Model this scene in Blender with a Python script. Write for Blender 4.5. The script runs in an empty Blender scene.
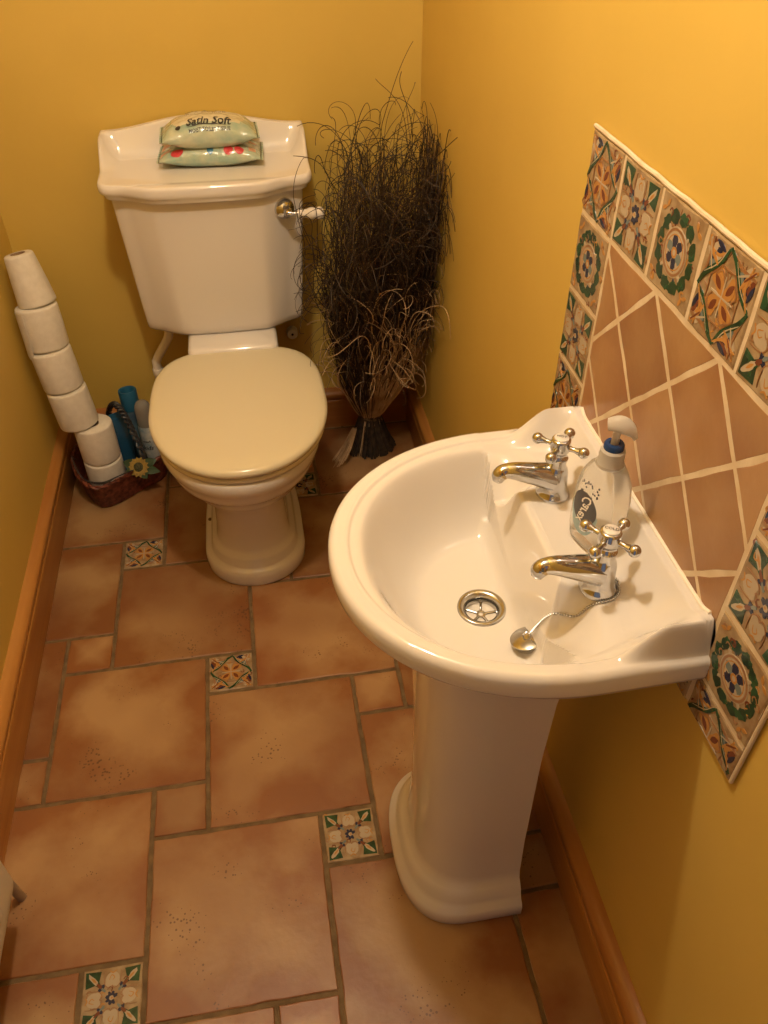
import bpy, math, random
from mathutils import Vector, Matrix, noise
C = bpy.data.collections.new('room'); bpy.context.scene.collection.children.link(C)
S = bpy.context.scene
PI = math.pi
random.seed(7)

# ------------------------------------------------------------------ camera, light, exposure
W, D = 1.084, 1.803            # right wall x, back wall y (left wall is x = 0)
FY, CZ = -0.78, 2.38           # front wall y, ceiling z
cam_d = bpy.data.cameras.new('camera'); cam = bpy.data.objects.new('camera', cam_d); C.objects.link(cam)
cp, sp = math.cos(0.7179), math.sin(0.7179); cy, sy = math.cos(0.1665), math.sin(0.1665)
fwd = Vector((sy*cp, cy*cp, -sp)); right = Vector((cy, -sy, 0)); up = right.cross(fwd)
M = Matrix((right, up, -fwd)).transposed().to_4x4(); M.translation = Vector((0.621, -0.3927, 1.531))
cam.matrix_world = M
cam_d.sensor_fit = 'VERTICAL'; cam_d.sensor_height = 36.0; cam_d.lens = 36.0*814.8/1024
cam_d.clip_start = 0.02
S.camera = cam
S.view_settings.view_transform = 'Standard'; S.view_settings.look = 'None'
S.view_settings.gamma = 1.0; S.view_settings.use_curve_mapping = False
S.view_settings.exposure = 0.0

wd = bpy.data.worlds.new('world'); S.world = wd; wd.use_nodes = True
wb = wd.node_tree.nodes['Background']; wb.inputs[0].default_value = (0.74, 0.74, 0.84, 1); wb.inputs[1].default_value = 0.22

def point_light(name, loc, power, col, rad):
    l = bpy.data.lights.new(name, 'POINT'); l.energy = power; l.color = col; l.shadow_soft_size = rad
    o = bpy.data.objects.new(name, l); o.location = loc; C.objects.link(o); return o
LX, LY, LZ = 0.56, 0.50, 2.20
point_light('ceiling_bulb_light', (LX, LY, LZ), 46.0, (1.0, 0.82, 0.60), 0.045)

# ------------------------------------------------------------------ helpers
class MB:
    def __init__(s): s.v = []; s.f = []; s.m = []; s.uv = []; s.r = []
    def add(s, vs, fs, m=0, uv=None, r=0.5):
        o = len(s.v); s.v += [tuple(v) for v in vs]
        for f in fs:
            s.f.append([i+o for i in f]); s.m.append(m)
            s.uv.append([uv[i] for i in f] if uv else None); s.r.append(r)
    def loft(s, rings, m=0, cap0=False, cap1=False, closed=True):
        n = len(rings[0]); vs = [p for r in rings for p in r]; fs = []
        for k in range(len(rings)-1):
            for i in range(n if closed else n-1):
                j = (i+1) % n
                fs.append([k*n+i, k*n+j, (k+1)*n+j, (k+1)*n+i])
        if cap0: fs.append(list(range(n))[::-1])
        if cap1: fs.append([(len(rings)-1)*n+i for i in range(n)])
        s.add(vs, fs, m)
    def box(s, a, b, m=0):
        x0, y0, z0 = a; x1, y1, z1 = b
        s.add([(x0,y0,z0),(x1,y0,z0),(x1,y1,z0),(x0,y1,z0),(x0,y0,z1),(x1,y0,z1),(x1,y1,z1),(x0,y1,z1)],
              [[0,3,2,1],[4,5,6,7],[0,1,5,4],[1,2,6,5],[2,3,7,6],[3,0,4,7]], m)
    def lathe(s, prof, at=(0,0,0), axis=(0,0,1), n=32, m=0, sx=1, sy_=1, cap=True):
        ax = Vector(axis).normalized(); q = Vector((0,0,1)).rotation_difference(ax); at = Vector(at)
        rings = []
        for r, z in prof:
            r = max(r, 1e-5)
            rings.append([at + q @ Vector((r*math.cos(2*PI*i/n)*sx, r*math.sin(2*PI*i/n)*sy_, z)) for i in range(n)])
        s.loft(rings, m, cap0=cap and prof[0][0] > 1e-4, cap1=cap and prof[-1][0] > 1e-4)
    def sphere(s, c, r, m=0, n=20):
        s.lathe([(r*math.sin(PI*k/12), -r*math.cos(PI*k/12)) for k in range(13)], c, n=n, m=m)
    def tube(s, pts, rad, n=10, m=0, cap=True, flat=1.0):
        pts = [Vector(p) for p in pts]; L = len(pts)
        if not hasattr(rad, '__len__'): rad = [rad]*L
        t0 = (pts[1]-pts[0]).normalized()
        u = t0.orthogonal().normalized(); rings = []
        for k in range(L):
            t = (pts[min(k+1, L-1)]-pts[max(k-1, 0)])
            if t.length < 1e-9: t = t0
            t.normalize(); u = (u - t*u.dot(t)); u = u.normalized() if u.length > 1e-6 else t.orthogonal().normalized()
            w = t.cross(u)
            rings.append([pts[k]+rad[k]*(math.cos(2*PI*i/n)*u + flat*math.sin(2*PI*i/n)*w) for i in range(n)])
        s.loft(rings, m, cap, cap)
    def build(s, name, mats, parent=None, smooth=True, sharp=40, flip=True):
        me = bpy.data.meshes.new(name); me.from_pydata(s.v, [], s.f)
        if not isinstance(mats, (list, tuple)): mats = [mats]
        for x in mats: me.materials.append(x)
        me.polygons.foreach_set('material_index', s.m)
        if any(u is not None for u in s.uv):
            ul = me.uv_layers.new(name='UVMap'); at = me.attributes.new('rnd', 'FLOAT', 'FACE')
            k = 0
            for f, u in zip(s.f, s.uv):
                for i in range(len(f)):
                    if u is not None: ul.data[k].uv = u[i]
                    k += 1
            at.data.foreach_set('value', s.r)
        if smooth:
            me.polygons.foreach_set('use_smooth', [True]*len(s.f))
            me.set_sharp_from_angle(angle=math.radians(sharp))
        if flip:
            import bmesh
            bm = bmesh.new(); bm.from_mesh(me); bmesh.ops.recalc_face_normals(bm, faces=bm.faces); bm.to_mesh(me); bm.free()
        o = bpy.data.objects.new(name, me); C.objects.link(o)
        if parent is not None: o.parent = parent; o.matrix_parent_inverse = Matrix.Translation(-Vector(parent.location)) if parent.type == 'EMPTY' and not parent.get('local') else Matrix()
        return o
def tag(o, label, cat, group=None, kind=None):
    if label: o['label'] = label
    if cat: o['category'] = cat
    if group: o['group'] = group
    if kind: o['kind'] = kind
    return o
def thing(name, label, cat, loc=(0,0,0), group=None, local=False):
    o = bpy.data.objects.new(name, None); o.empty_display_size = 0.05; C.objects.link(o); o.location = loc
    if local: o['local'] = 1
    return tag(o, label, cat, group)
def struct(o): o['kind'] = 'structure'; return o
def sm(a, b, x):
    t = max(0.0, min(1.0, (x-a)/(b-a))); return t*t*(3-2*t)
def catmull(pts, k=8, closed=False):
    P = [Vector(p) for p in pts]; n = len(P); out = []
    for i in range(n if closed else n-1):
        a = P[(i-1) % n] if closed or i > 0 else P[0]*2-P[1]
        b = P[i]; c = P[(i+1) % n]
        d = P[(i+2) % n] if closed or i+2 < n else P[-1]*2-P[-2]
        for j in range(k):
            t = j/k
            out.append(0.5*((2*b)+(c-a)*t+(2*a-5*b+4*c-d)*t*t+(3*b-a-3*c+d)*t**3))
    if not closed: out.append(P[-1])
    return out

# ------------------------------------------------------------------ materials
def mat(name, col, rough=0.5, metal=0.0, **kw):
    m = bpy.data.materials.new(name); m.use_nodes = True; nt = m.node_tree; b = nt.nodes['Principled BSDF']
    b.inputs['Base Color'].default_value = (*col, 1); b.inputs['Roughness'].default_value = rough; b.inputs['Metallic'].default_value = metal
    for k, v in kw.items(): b.inputs[k.replace('_', ' ')].default_value = v
    m.diffuse_color = (*col, 1)
    return m
def nodes(m): nt = m.node_tree; return nt, nt.nodes['Principled BSDF']
def add_noise(m, c1, c2, scale=5.0, detail=4, vec=(1,1,1), lo=0.35, hi=0.65, bump=0.0, bscale=None, coord='Object', dist=0.002):
    nt, b = nodes(m); N = nt.nodes.new; L = nt.links.new
    tc = N('ShaderNodeTexCoord'); mp = N('ShaderNodeMapping'); mp.inputs['Scale'].default_value = vec
    L(tc.outputs[coord], mp.inputs[0]); nz = N('ShaderNodeTexNoise'); nz.inputs['Scale'].default_value = scale; nz.inputs['Detail'].default_value = detail
    L(mp.outputs[0], nz.inputs['Vector']); cr = N('ShaderNodeValToRGB'); cr.color_ramp.elements[0].position = lo; cr.color_ramp.elements[1].position = hi
    cr.color_ramp.elements[0].color = (*c1, 1); cr.color_ramp.elements[1].color = (*c2, 1)
    L(nz.outputs['Fac'], cr.inputs[0]); L(cr.outputs[0], b.inputs['Base Color'])
    if bump:
        n2 = N('ShaderNodeTexNoise'); n2.inputs['Scale'].default_value = bscale or scale*6; n2.inputs['Detail'].default_value = 3
        L(mp.outputs[0], n2.inputs['Vector']); bp = N('ShaderNodeBump'); bp.inputs['Strength'].default_value = bump; bp.inputs['Distance'].default_value = dist
        L(n2.outputs['Fac'], bp.inputs['Height']); L(bp.outputs[0], b.inputs['Normal'])
    return m
yellow = add_noise(mat('yellow_paint', (.62,.435,.095), 0.55), (.59,.41,.085), (.64,.45,.10), 3, lo=.3, hi=.7, bump=.12, bscale=60, dist=.001)
ceilm = mat('ceiling_paint', (.55,.52,.45), 0.7)
porc = mat('white_glazed_ceramic', (.71,.68,.655), 0.07, Coat_Weight=0.3, Coat_Roughness=0.03)
porc_cist = porc
seatm = mat('cream_gloss_seat', (.66,.60,.44), 0.16)
chrome = mat('chrome', (.58,.59,.62), 0.07, 1.0)
brass = mat('worn_chrome_showing_brass', (.45,.35,.20), 0.16, 1.0)
steel = mat('brushed_steel', (.48,.47,.45), 0.2, 1.0)
black = mat('dark_void', (.01,.009,.008), 0.6)
def wood(name, axis, c1, c2):
    m = mat(name, c1, 0.32); v = [38, 38, 38]; v[axis] = 1.6
    return add_noise(m, c1, c2, 1.0, 5, tuple(v), .3, .72, bump=.15, bscale=3)
pine_y = wood('pine_skirting_lengthwise', 1, (.36,.14,.03), (.50,.24,.06))
pine_x = wood('pine_skirting_crosswise', 0, (.30,.10,.024), (.40,.17,.045))

def tile_mat(name, centre, edge, dark, rough=.42, pits=True, stripe=False):
    m = mat(name, centre, rough); nt, b = nodes(m); N = nt.nodes.new; L = nt.links.new
    uv = N('ShaderNodeUVMap'); uv.uv_map = 'UVMap'; sx = N('ShaderNodeSeparateXYZ'); L(uv.outputs[0], sx.inputs[0])
    def math_(op, a, bb=None):
        n = N('ShaderNodeMath'); n.operation = op
        for i, q in enumerate((a, bb)):
            if q is None: continue
            if isinstance(q, (int, float)): n.inputs[i].default_value = q
            else: L(q, n.inputs[i])
        return n.outputs[0]
    ax = math_('ABSOLUTE', math_('SUBTRACT', sx.outputs[0], .5)); ay = math_('ABSOLUTE', math_('SUBTRACT', sx.outputs[1], .5))
    d = math_('MAXIMUM', ax, ay)                                   # 0 centre .. .5 edge
    tc = N('ShaderNodeTexCoord'); nz = N('ShaderNodeTexNoise'); nz.inputs['Scale'].default_value = 7; nz.inputs['Detail'].default_value = 5
    at = N('ShaderNodeAttribute'); at.attribute_name = 'rnd'
    vm = N('ShaderNodeVectorMath'); vm.operation = 'ADD'; cb = N('ShaderNodeCombineXYZ'); L(math_('MULTIPLY', at.outputs['Fac'], 31.0), cb.inputs[2])
    L(tc.outputs['Object'], vm.inputs[0]); L(cb.outputs[0], vm.inputs[1]); L(vm.outputs[0], nz.inputs['Vector'])
    f = math_('ADD', math_('MULTIPLY', d, 1.25), math_('MULTIPLY', math_('SUBTRACT', nz.outputs['Fac'], .5), 1.7))
    cr = N('ShaderNodeValToRGB'); e = cr.color_ramp.elements; e[0].position = .2; e[0].color = (*centre, 1); e[1].position = .66; e[1].color = (*edge, 1)
    L(f, cr.inputs[0])
    n2 = N('ShaderNodeTexNoise'); n2.inputs['Scale'].default_value = 3.2; n2.inputs['Detail'].default_value = 2; L(vm.outputs[0], n2.inputs['Vector'])
    mx = N('ShaderNodeMix'); mx.data_type = 'RGBA'; L(cr.outputs[0], mx.inputs[6]); mx.inputs[7].default_value = (*dark, 1)
    fr = N('ShaderNodeMapRange'); fr.inputs[1].default_value = .42; fr.inputs[2].default_value = .72; fr.inputs[3].default_value = 0; fr.inputs[4].default_value = .75
    L(n2.outputs['Fac'], fr.inputs[0]); L(fr.outputs[0], mx.inputs[0]); out = mx.outputs[2]
    if pits:                                                       # pale worn arris round each floor tile
        rim = math_('MULTIPLY', math_('GREATER_THAN', d, .486), .4)
        m3 = N('ShaderNodeMix'); m3.data_type = 'RGBA'; L(rim, m3.inputs[0]); L(out, m3.inputs[6]); m3.inputs[7].default_value = (.44, .30, .17, 1); out = m3.outputs[2]
    hs = N('ShaderNodeHueSaturation'); L(out, hs.inputs['Color']); L(math_('ADD', math_('MULTIPLY', at.outputs['Fac'], .28), .86), hs.inputs['Value']); out = hs.outputs[0]
    if pits:                                                       # fired-in pits, in patches
        vo = N('ShaderNodeTexVoronoi'); vo.inputs['Scale'].default_value = 130; L(tc.outputs['Object'], vo.inputs['Vector'])
        pn = N('ShaderNodeTexNoise'); pn.inputs['Scale'].default_value = 9; L(vm.outputs[0], pn.inputs['Vector'])
        th = math_('MULTIPLY', math_('MAXIMUM', math_('SUBTRACT', pn.outputs['Fac'], .52), 0), 1.5)
        pm = math_('LESS_THAN', vo.outputs['Distance'], th)
        m2 = N('ShaderNodeMix'); m2.data_type = 'RGBA'; L(math_('MULTIPLY', pm, .75), m2.inputs[0]); L(out, m2.inputs[6]); m2.inputs[7].default_value = (.09,.04,.018, 1); out = m2.outputs[2]
    L(out, b.inputs['Base Color'])
    bn = N('ShaderNodeTexNoise'); bn.inputs['Scale'].default_value = 28; bn.inputs['Detail'].default_value = 6; L(vm.outputs[0], bn.inputs['Vector'])
    bp = N('ShaderNodeBump'); bp.inputs['Strength'].default_value = .35; bp.inputs['Distance'].default_value = .003; L(bn.outputs['Fac'], bp.inputs['Height']); L(bp.outputs[0], b.inputs['Normal'])
    return m
terra = tile_mat('terracotta_floor_tile', (.42,.255,.115), (.255,.10,.03), (.20,.07,.025))
terra_w = tile_mat('terracotta_wall_tile', (.42,.235,.10), (.34,.165,.065), (.25,.10,.045), .28, pits=False)
grout_f = add_noise(mat('brown_floor_grout', (.15,.095,.045), .9), (.12,.075,.034), (.19,.125,.06), 40, bump=.4, bscale=200)
grout_w = add_noise(mat('cream_wall_grout', (.75,.6,.42), .7), (.58,.46,.31), (.68,.57,.42), 30, bump=.3, bscale=150)
g_cream = add_noise(mat('glaze_buff', (.34,.24,.14), .22), (.26,.165,.085), (.40,.30,.18), 45)
g_white = mat('glaze_white', (.44,.36,.26), .2); g_green = add_noise(mat('glaze_green', (.015,.06,.025), .16), (.008,.03,.014), (.022,.08,.032), 60)
g_blue = mat('glaze_blue', (.018,.022,.06), .16); g_ochre = mat('glaze_ochre', (.45,.22,.06), .2); g_brown = mat('glaze_brown', (.16,.045,.02), .2)
g_line = mat('glaze_outline', (.27,.13,.05), .3); g_teal = mat('glaze_grey_blue', (.16,.2,.2), .2)
GL = [g_cream, g_white, g_green, g_blue, g_ochre, g_brown, g_line, g_teal]

# ------------------------------------------------------------------ room shell
def wall(name, a, b, m=yellow): mb = MB(); mb.box(a, b); return struct(mb.build(name, m, smooth=False))
wall('wall_left', (-.1, FY, -.02), (0, D+.1, CZ)); wall('wall_right', (W, FY, -.02), (W+.1, D+.1, CZ)); wall('wall_back', (0, D, -.02), (W, D+.1, CZ))
wall('ceiling', (-.1, FY-.1, CZ), (W+.1, D+.1, CZ+.1), ceilm)
mb = MB()                                                         # front wall with the open doorway the photo is taken through
mb.box((-.1, FY-.1, -.02), (.14, FY, CZ)); mb.box((.94, FY-.1, -.02), (W+.1, FY, CZ)); mb.box((.14, FY-.1, 2.02), (.94, FY, CZ))
struct(mb.build('wall_front', yellow, smooth=False))
mb = MB(); mb.box((.09, FY, 0), (.145, FY+.02, 2.07)); mb.box((.935, FY, 0), (.99, FY+.02, 2.07)); mb.box((.145, FY, 2.015), (.935, FY+.02, 2.07))
struct(mb.build('trim_1', pine_x, smooth=False))

def skirting(name, p0, p1, inward, m, m0=0, m1=0):
    # profile: (distance out from the wall, height); m0/m1 = +-1 mitre at the ends
    prof = [(0,0),(.026,0),(.026,.092),(.0245,.097),(.021,.099),(.021,.102),(.0245,.1045),(.026,.109),(.0255,.116),(.022,.123),(.016,.128),(.008,.1325),(0,.134)]
    p0 = Vector(p0); p1 = Vector(p1); d = (p1-p0).normalized(); n = Vector(inward)
    rings = []
    for k in range(2):
        base = p0 if k == 0 else p1; s_ = m0 if k == 0 else m1
        rings.append([base + n*o + d*(o*s_) + Vector((0,0,z)) for o, z in prof])
    mb = MB(); mb.loft(rings, cap0=True, cap1=True)
    return struct(mb.build(name, m, sharp=50))
skirting('baseboard_left', (0, FY, 0), (0, D, 0), (1,0,0), pine_y, 0, -1)
skirting('baseboard_back', (0, D, 0), (W, D, 0), (0,-1,0), pine_x, 1, -1)
skirting('baseboard_right', (W, D, 0), (W, FY, 0), (-1,0,0), pine_y, 1, 0)

# ------------------------------------------------------------------ tile drawing
def clip(poly, ax, v, keep_less):
    out = []
    for i in range(len(poly)):
        a, b = poly[i], poly[(i+1) % len(poly)]
        ia = (a[ax] <= v) == keep_less or a[ax] == v; ib = (b[ax] <= v) == keep_less or b[ax] == v
        if ia: out.append(a)
        if ia != ib:
            t = (v-a[ax])/(b[ax]-a[ax]); out.append((a[0]+t*(b[0]-a[0]), a[1]+t*(b[1]-a[1])))
    return out
def dedupe(poly, eps=1.8e-3):
    out = []
    for p in poly:
        if not out or (Vector(p)-Vector(out[-1])).length > eps: out.append(p)
    if len(out) > 1 and (Vector(out[0])-Vector(out[-1])).length < eps: out.pop()
    return out
def inset(poly, d):
    # convex polygon inset (works for either winding)
    n = len(poly); P = [Vector(p) for p in poly]; c = sum(P, Vector((0,0)))/n; L = []
    for i in range(n):
        a, b = P[i], P[(i+1) % n]; e = (b-a).normalized(); nn = Vector((-e.y, e.x))
        if (c-a).dot(nn) < 0: nn = -nn
        L.append((a+nn*d, e))
    out = []
    for i in range(n):
        (p, e), (q, f) = L[i-1], L[i]; den = e.x*f.y-e.y*f.x
        if abs(den) < 1e-9: out.append(q); continue
        t = ((q.x-p.x)*f.y-(q.y-p.y)*f.x)/den; out.append(p+e*t)
    return out
def tile(mb, poly, to3, bounds, m=0, top=.0, bev=.0022, drop=.004, wob=.0012, rnd=None, swap=False):
    """one handmade tile: wobbly rim, rounded arris; to3(a, b, h) maps to the wall or floor"""
    rnd = random.random() if rnd is None else rnd
    P = [Vector(p) for p in poly]; n = len(P); per = []; seed = random.random()*100
    for i in range(n):
        a, b = P[i], P[(i+1) % n]; k = max(2, int((b-a).length/.012))
        for j in range(k): per.append(a.lerp(b, j/k))
    c = sum(per, Vector((0,0)))/len(per); base = []
    for p in per:
        w = noise.noise(Vector((p.x*32, p.y*32, seed)))*wob*1.6
        base.append(p+(p-c).normalized()*w)
    x0, y0, x1, y1 = bounds
    def ring(sh, h):
        return [p-(p-c).normalized()*sh for p in base], h
    R = [ring(0, -drop), ring(0, top-bev), ring(bev*.35, top-bev*.35), ring(bev*1.1, top)]
    vs = []; uv = []
    for ps, h in R:
        for p in ps: vs.append(to3(p.x, p.y, h)); uv.append(((p.x-x0)/(x1-x0), (p.y-y0)/(y1-y0)))
    N_ = len(base); fs = []
    for k in range(3):
        for i in range(N_): j = (i+1) % N_; fs.append([k*N_+i, k*N_+j, (k+1)*N_+j, (k+1)*N_+i])
    fs.append([3*N_+i for i in range(N_)])
    mb.add(vs, fs, m, uv, rnd)

def motif(mb, kind, to3, cx, cy, hs, h0, lim=None, mo=0):
    """raised glaze drawing in unit square [-1,1]^2 around (cx, cy), half size hs"""
    lay = [h0]
    def T(a, b, h):
        return to3(cx+a*hs, cy+b*hs, h)
    def ok(pts): return lim is None or all(cy+b*hs > lim for a, b in pts)
    def poly(pts, m, th=.0003, bump=True):
        if not ok(pts): return
        if bump: lay[0] += .000007
        h = lay[0]+th; n = len(pts)
        vs = [T(a, b, h0-.0005) for a, b in pts]+[T(a, b, h) for a, b in pts]
        mb.add(vs, [[i, (i+1) % n, n+(i+1) % n, n+i] for i in range(n)]+[[n+i for i in range(n)]], m+mo, [(0.5,0.5)]*(2*n))
    def line(pts, w, m, th=.0004, k=6, closed=False):
        lay[0] += .000007
        q = catmull([(a, b, 0) for a, b in pts], k, closed); n = len(q); wv = w*.5; Lf = []; Rt = []
        for i in range(n):
            if closed: t = q[(i+1) % n]-q[i-1]
            else: t = q[min(i+1, n-1)]-q[max(i-1, 0)]
            t.normalize(); nn = Vector((-t.y, t.x, 0)); ww = wv*(1 if closed else (.45+.55*math.sin(PI*(i+.6)/(n+.2))))
            Lf.append((q[i]+nn*ww)[:2]); Rt.append((q[i]-nn*ww)[:2])
        for i in range(n if closed else n-1):
            j = (i+1) % n; poly([Lf[i], Lf[j], Rt[j], Rt[i]], m, th, False)
    def rot(pts, ang, s=1, dx=0, dy=0):
        c_, s_ = math.cos(ang), math.sin(ang); return [(s*(a*c_-b*s_)+dx, s*(a*s_+b*c_)+dy) for a, b in pts]
    def leaf(a, b, ang, L, w, m):
        pts = []
        for i in range(9): t = i/8; pts.append((t*L, w*math.sin(PI*t)**.8))
        for i in range(7, 0, -1): t = i/8; pts.append((t*L, -w*math.sin(PI*t)**.8))
        poly(rot(pts, ang, 1, a, b), m)
    def ragged(a, b, ang, L, w, m, sd):
        rr = random.Random(sd); pts = []
        for i in range(16):
            th = 2*PI*i/16; r = 1+rr.uniform(-.22, .22); pts.append((L*r*math.cos(th), w*r*math.sin(th)))
        poly(rot(pts, ang, 1, a, b), m)
    def disc(a, b, r, m, n=14, sq=1): poly([(a+r*math.cos(2*PI*i/n), b+r*sq*math.sin(2*PI*i/n)) for i in range(n)], m)
    rr = random.Random(int(cx*1000)+int(cy*777))
    for k in range(16):                                            # scrolling brush marks on the buff ground
        a, b, th = rr.uniform(-.92, .92), rr.uniform(-.92, .92), rr.uniform(0, 6.3)
        line([(a, b), (a+.10*math.cos(th), b+.10*math.sin(th)), (a+.17*math.cos(th+.7), b+.17*math.sin(th+.7)), (a+.15*math.cos(th+1.5), b+.15*math.sin(th+1.5))], .045, rr.choice((4, 6, 5, 6)), k=3)
    if kind == 'wreath':
        for k in range(12):
            an = 2*PI*k/12+.13
            if k % 3 == 2:
                leaf(.56*math.cos(an), .56*math.sin(an), an, .28, .06, 5 if k % 2 else 3)
            r_ = .77; ragged(r_*math.cos(an), r_*math.sin(an), an+PI/2, .21, .15, 2, k+int(cx*99))
        for k in range(4): an = PI/2*k+PI/4; leaf(1.08*math.cos(an), 1.08*math.sin(an), an+PI/2.6, .22, .05, 4); leaf(1.08*math.cos(an), 1.08*math.sin(an), an-PI/2.6, .22, .05, 4)
        disc(0, 0, .56, 1, 28); line([(.50*math.cos(2*PI*i/14), .50*math.sin(2*PI*i/14)) for i in range(14)], .065, 6, k=2, closed=True)
        line([(.39*math.cos(2*PI*i/14), .39*math.sin(2*PI*i/14)) for i in range(14)], .03, 4, k=2, closed=True)
        for k in range(6): an = PI/3*k+.3; ragged(.25*math.cos(an), .25*math.sin(an), an, .16, .12, 3 if k % 3 else 7, 3*k)
        disc(0, 0, .13, 4, 12); disc(0, 0, .07, 1, 10)
        for k in range(4): an = PI/2*k+PI/4; ragged(.56*math.cos(an), .56*math.sin(an), an, .13, .05, 1, k+9)
    elif kind == 'star':
        for k in range(4):
            A = PI/2*k
            poly(rot([(0,0),(.50,.16),(.78,.80),(.16,.50)], A+.05), 4); poly(rot([(-.96,.60),(-.60,.30),(-.30,.62),(-.70,.96)], A), 1)
            ragged(*rot([(.62,.86)], A)[0], A+.4, .20, .07, 5, k+2); ragged(*rot([(-.80,.50)], A)[0], A+1, .12, .07, 3, k+6)
            line(rot([(-.99,.05),(-.70,.26),(-.26,.72),(.05,.99)], A), .06, 6)
        for k in range(4):
            A = PI/2*k
            line(rot([(-.98,.78),(-.45,.80),(-.05,.93)], A), .09, 6); line(rot([(.98,.78),(.5,.70),(.12,.93)], A), .07, 4)
            line(rot([(-.97,.12),(-.62,.34),(-.2,.80),(.12,1.0)], A), .135, 2)
            line(rot([(-.93,.2),(-.55,.43),(-.2,.86)], A), .03, 1)
            poly(rot([(-.72,.62),(-.50,.50),(-.36,.70),(-.52,.82)], A), 7); poly(rot([(-.70,.70),(-.58,.60),(-.5,.78)], A), 3)
            line(rot([(-.95,.95),(-.72,.78),(-.52,.42)], A), .10, 4); line(rot([(-.92,.90),(-.35,.62)], A), .05, 1)
            line(rot([(.93,.90),(.62,.60)], A), .05, 5); leaf(*rot([(.28,.84)], A)[0], A+.3, .42, .06, 3)
            leaf(0, 0, A+PI/4+.1, .52, .15, 4); leaf(*rot([(.10,.12)], A)[0], A+PI/4-.15, .38, .085, 5)
            line(rot([(.05,.38),(.22,.5),(.40,.36)], A), .045, 6)
            line(rot([(0,0),(0,.45)], A), .05, 1)
        line([(.58*math.cos(2*PI*i/16)*(1+.12*(i % 2)), .58*math.sin(2*PI*i/16)*(1+.12*(i % 2))) for i in range(16)], .03, 6, k=1, closed=True)
    else:                                                          # floral cross with corner leaves
        for k in range(4):
            A = PI/2*k; B = A+PI/4
            poly(rot([(.98,.98),(.42,.95),(.50,.62),(.30,.34),(.62,.48),(.95,.42)], A), 2)
            ragged(*rot([(.70,.70)], A)[0], B, .26, .085, 1, k+3); leaf(*rot([(.78,.78)], A)[0], B+PI, .3, .04, 4)
            ragged(*rot([(.38,.38)], A)[0], B+PI/2, .15, .075, 3, k+5); ragged(*rot([(.46,.46)], A)[0], B, .13, .06, 5, k); ragged(*rot([(.30,.30)], A)[0], B, .11, .045, 7, k)
            disc(*rot([(.64,0)], A)[0], .25, 1, 16); disc(*rot([(.50,.14)], A)[0], .12, 1, 12); disc(*rot([(.50,-.14)], A)[0], .12, 1, 12)
            line(rot([(.92,.28),(.72,.30),(.46,.26),(.33,.08),(.42,0),(.33,-.08),(.46,-.26),(.72,-.30),(.92,-.28)], A), .035, 6)
            line(rot([(.62,.12),(.78,.05),(.70,-.06),(.60,0)], A), .035, 4); line(rot([(.93,.12),(.86,0),(.93,-.12)], A), .05, 4)
        for k in range(7): an = 2*PI*k/8+.5; ragged(.15*math.cos(an), .15*math.sin(an), an, .08, .06, 3, k)
        disc(0, 0, .08, 1, 10); disc(.02, 0, .04, 4, 8)

# ------------------------------------------------------------------ floor: big square + small square tiling
T_, s_, g_ = .33, .1091, .0085
fl = MB(); fl.box((-.1, FY-.1, -.06), (W+.1, D+.1, -.0025), 1)
flo = lambda a, b, h: (a, b, h)
def sq(x0, y1, w):
    p = [(x0+g_/2, y1-g_/2), (x0+w-g_/2, y1-g_/2), (x0+w-g_/2, y1-w+g_/2), (x0+g_/2, y1-w+g_/2)]
    for ax, v, k in ((0, .004, False), (0, W-.004, True), (1, FY+.002, False), (1, D-.004, True)):
        if p: p = clip(p, ax, v, k)
    return dedupe(p)
for i in range(-6, 7):
    for j in range(-7, 9):
        cx0 = .0812+i*T_-j*s_; cy0 = .8908-i*s_-j*T_
        p = sq(cx0, cy0, T_)
        if len(p) > 2: tile(fl, p, flo, (cx0, cy0-T_, cx0+T_, cy0), 0)
        X, Y = cx0+T_, cy0
        p = sq(X, Y+s_, s_) if False else sq(X, Y, s_)
        if len(p) > 2:
            deco = (i+j) % 2 == 0 and (i, j) != (-1, 1) and len(p) == 4 and .004 < X and X+s_ < W
            tile(fl, p, flo, (X, Y-s_, X+s_, Y), 2 if deco else 0, wob=.0005 if deco else .0012)
            if deco: motif(fl, 'star' if (i, j) in ((0,0), (-1,-1), (1,-1)) else 'cross', flo, X+s_/2, Y-s_/2, s_/2-.0075, 0.0, mo=2)
floor = struct(fl.build('floor', [terra, grout_f]+GL, smooth=True, sharp=25, flip=False))
for o in ():
    pass

# ------------------------------------------------------------------ splashback
SBX = W-.006                                                      # tile face plane
sp_t = thing('tiled_splashback', 'square splashback of patterned border tiles around terracotta diamonds, above the basin', 'splashback', (W, .345, .712))
Y0, Z1, ty, tz, ZB = .675, 1.213, .1092, .1102, .712
wl = lambda a, b, h: (SBX-h, a, b)
mb = MB(); mb.box((SBX+.0003, Y0-6*ty+.004, ZB+.004), (W-.0005, Y0-.004, Z1-.004)); 
mb.build('grout', grout_w, sp_t, smooth=False)
mb = MB(); rr_e = random.Random(3)
def bead(pts, rad):
    cu = catmull(pts, 4); mb.tube(cu, rad, 8)
bead([(SBX+.0015, Y0-6*ty*i/24, Z1+.0006*rr_e.uniform(-1, 1.5)) for i in range(25)], .0030)
bead([(SBX+.0022, Y0-6*ty+.0005, Z1-(Z1-ZB)*i/18) for i in range(19)], .0026)
mb.build('edge_grout', grout_w, sp_t)
yi0, yi1 = Y0-5*ty, Y0-ty; zi1 = Z1-tz; yc, zc, hd = .346, 1.0245, .0775
mb = MB()
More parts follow.
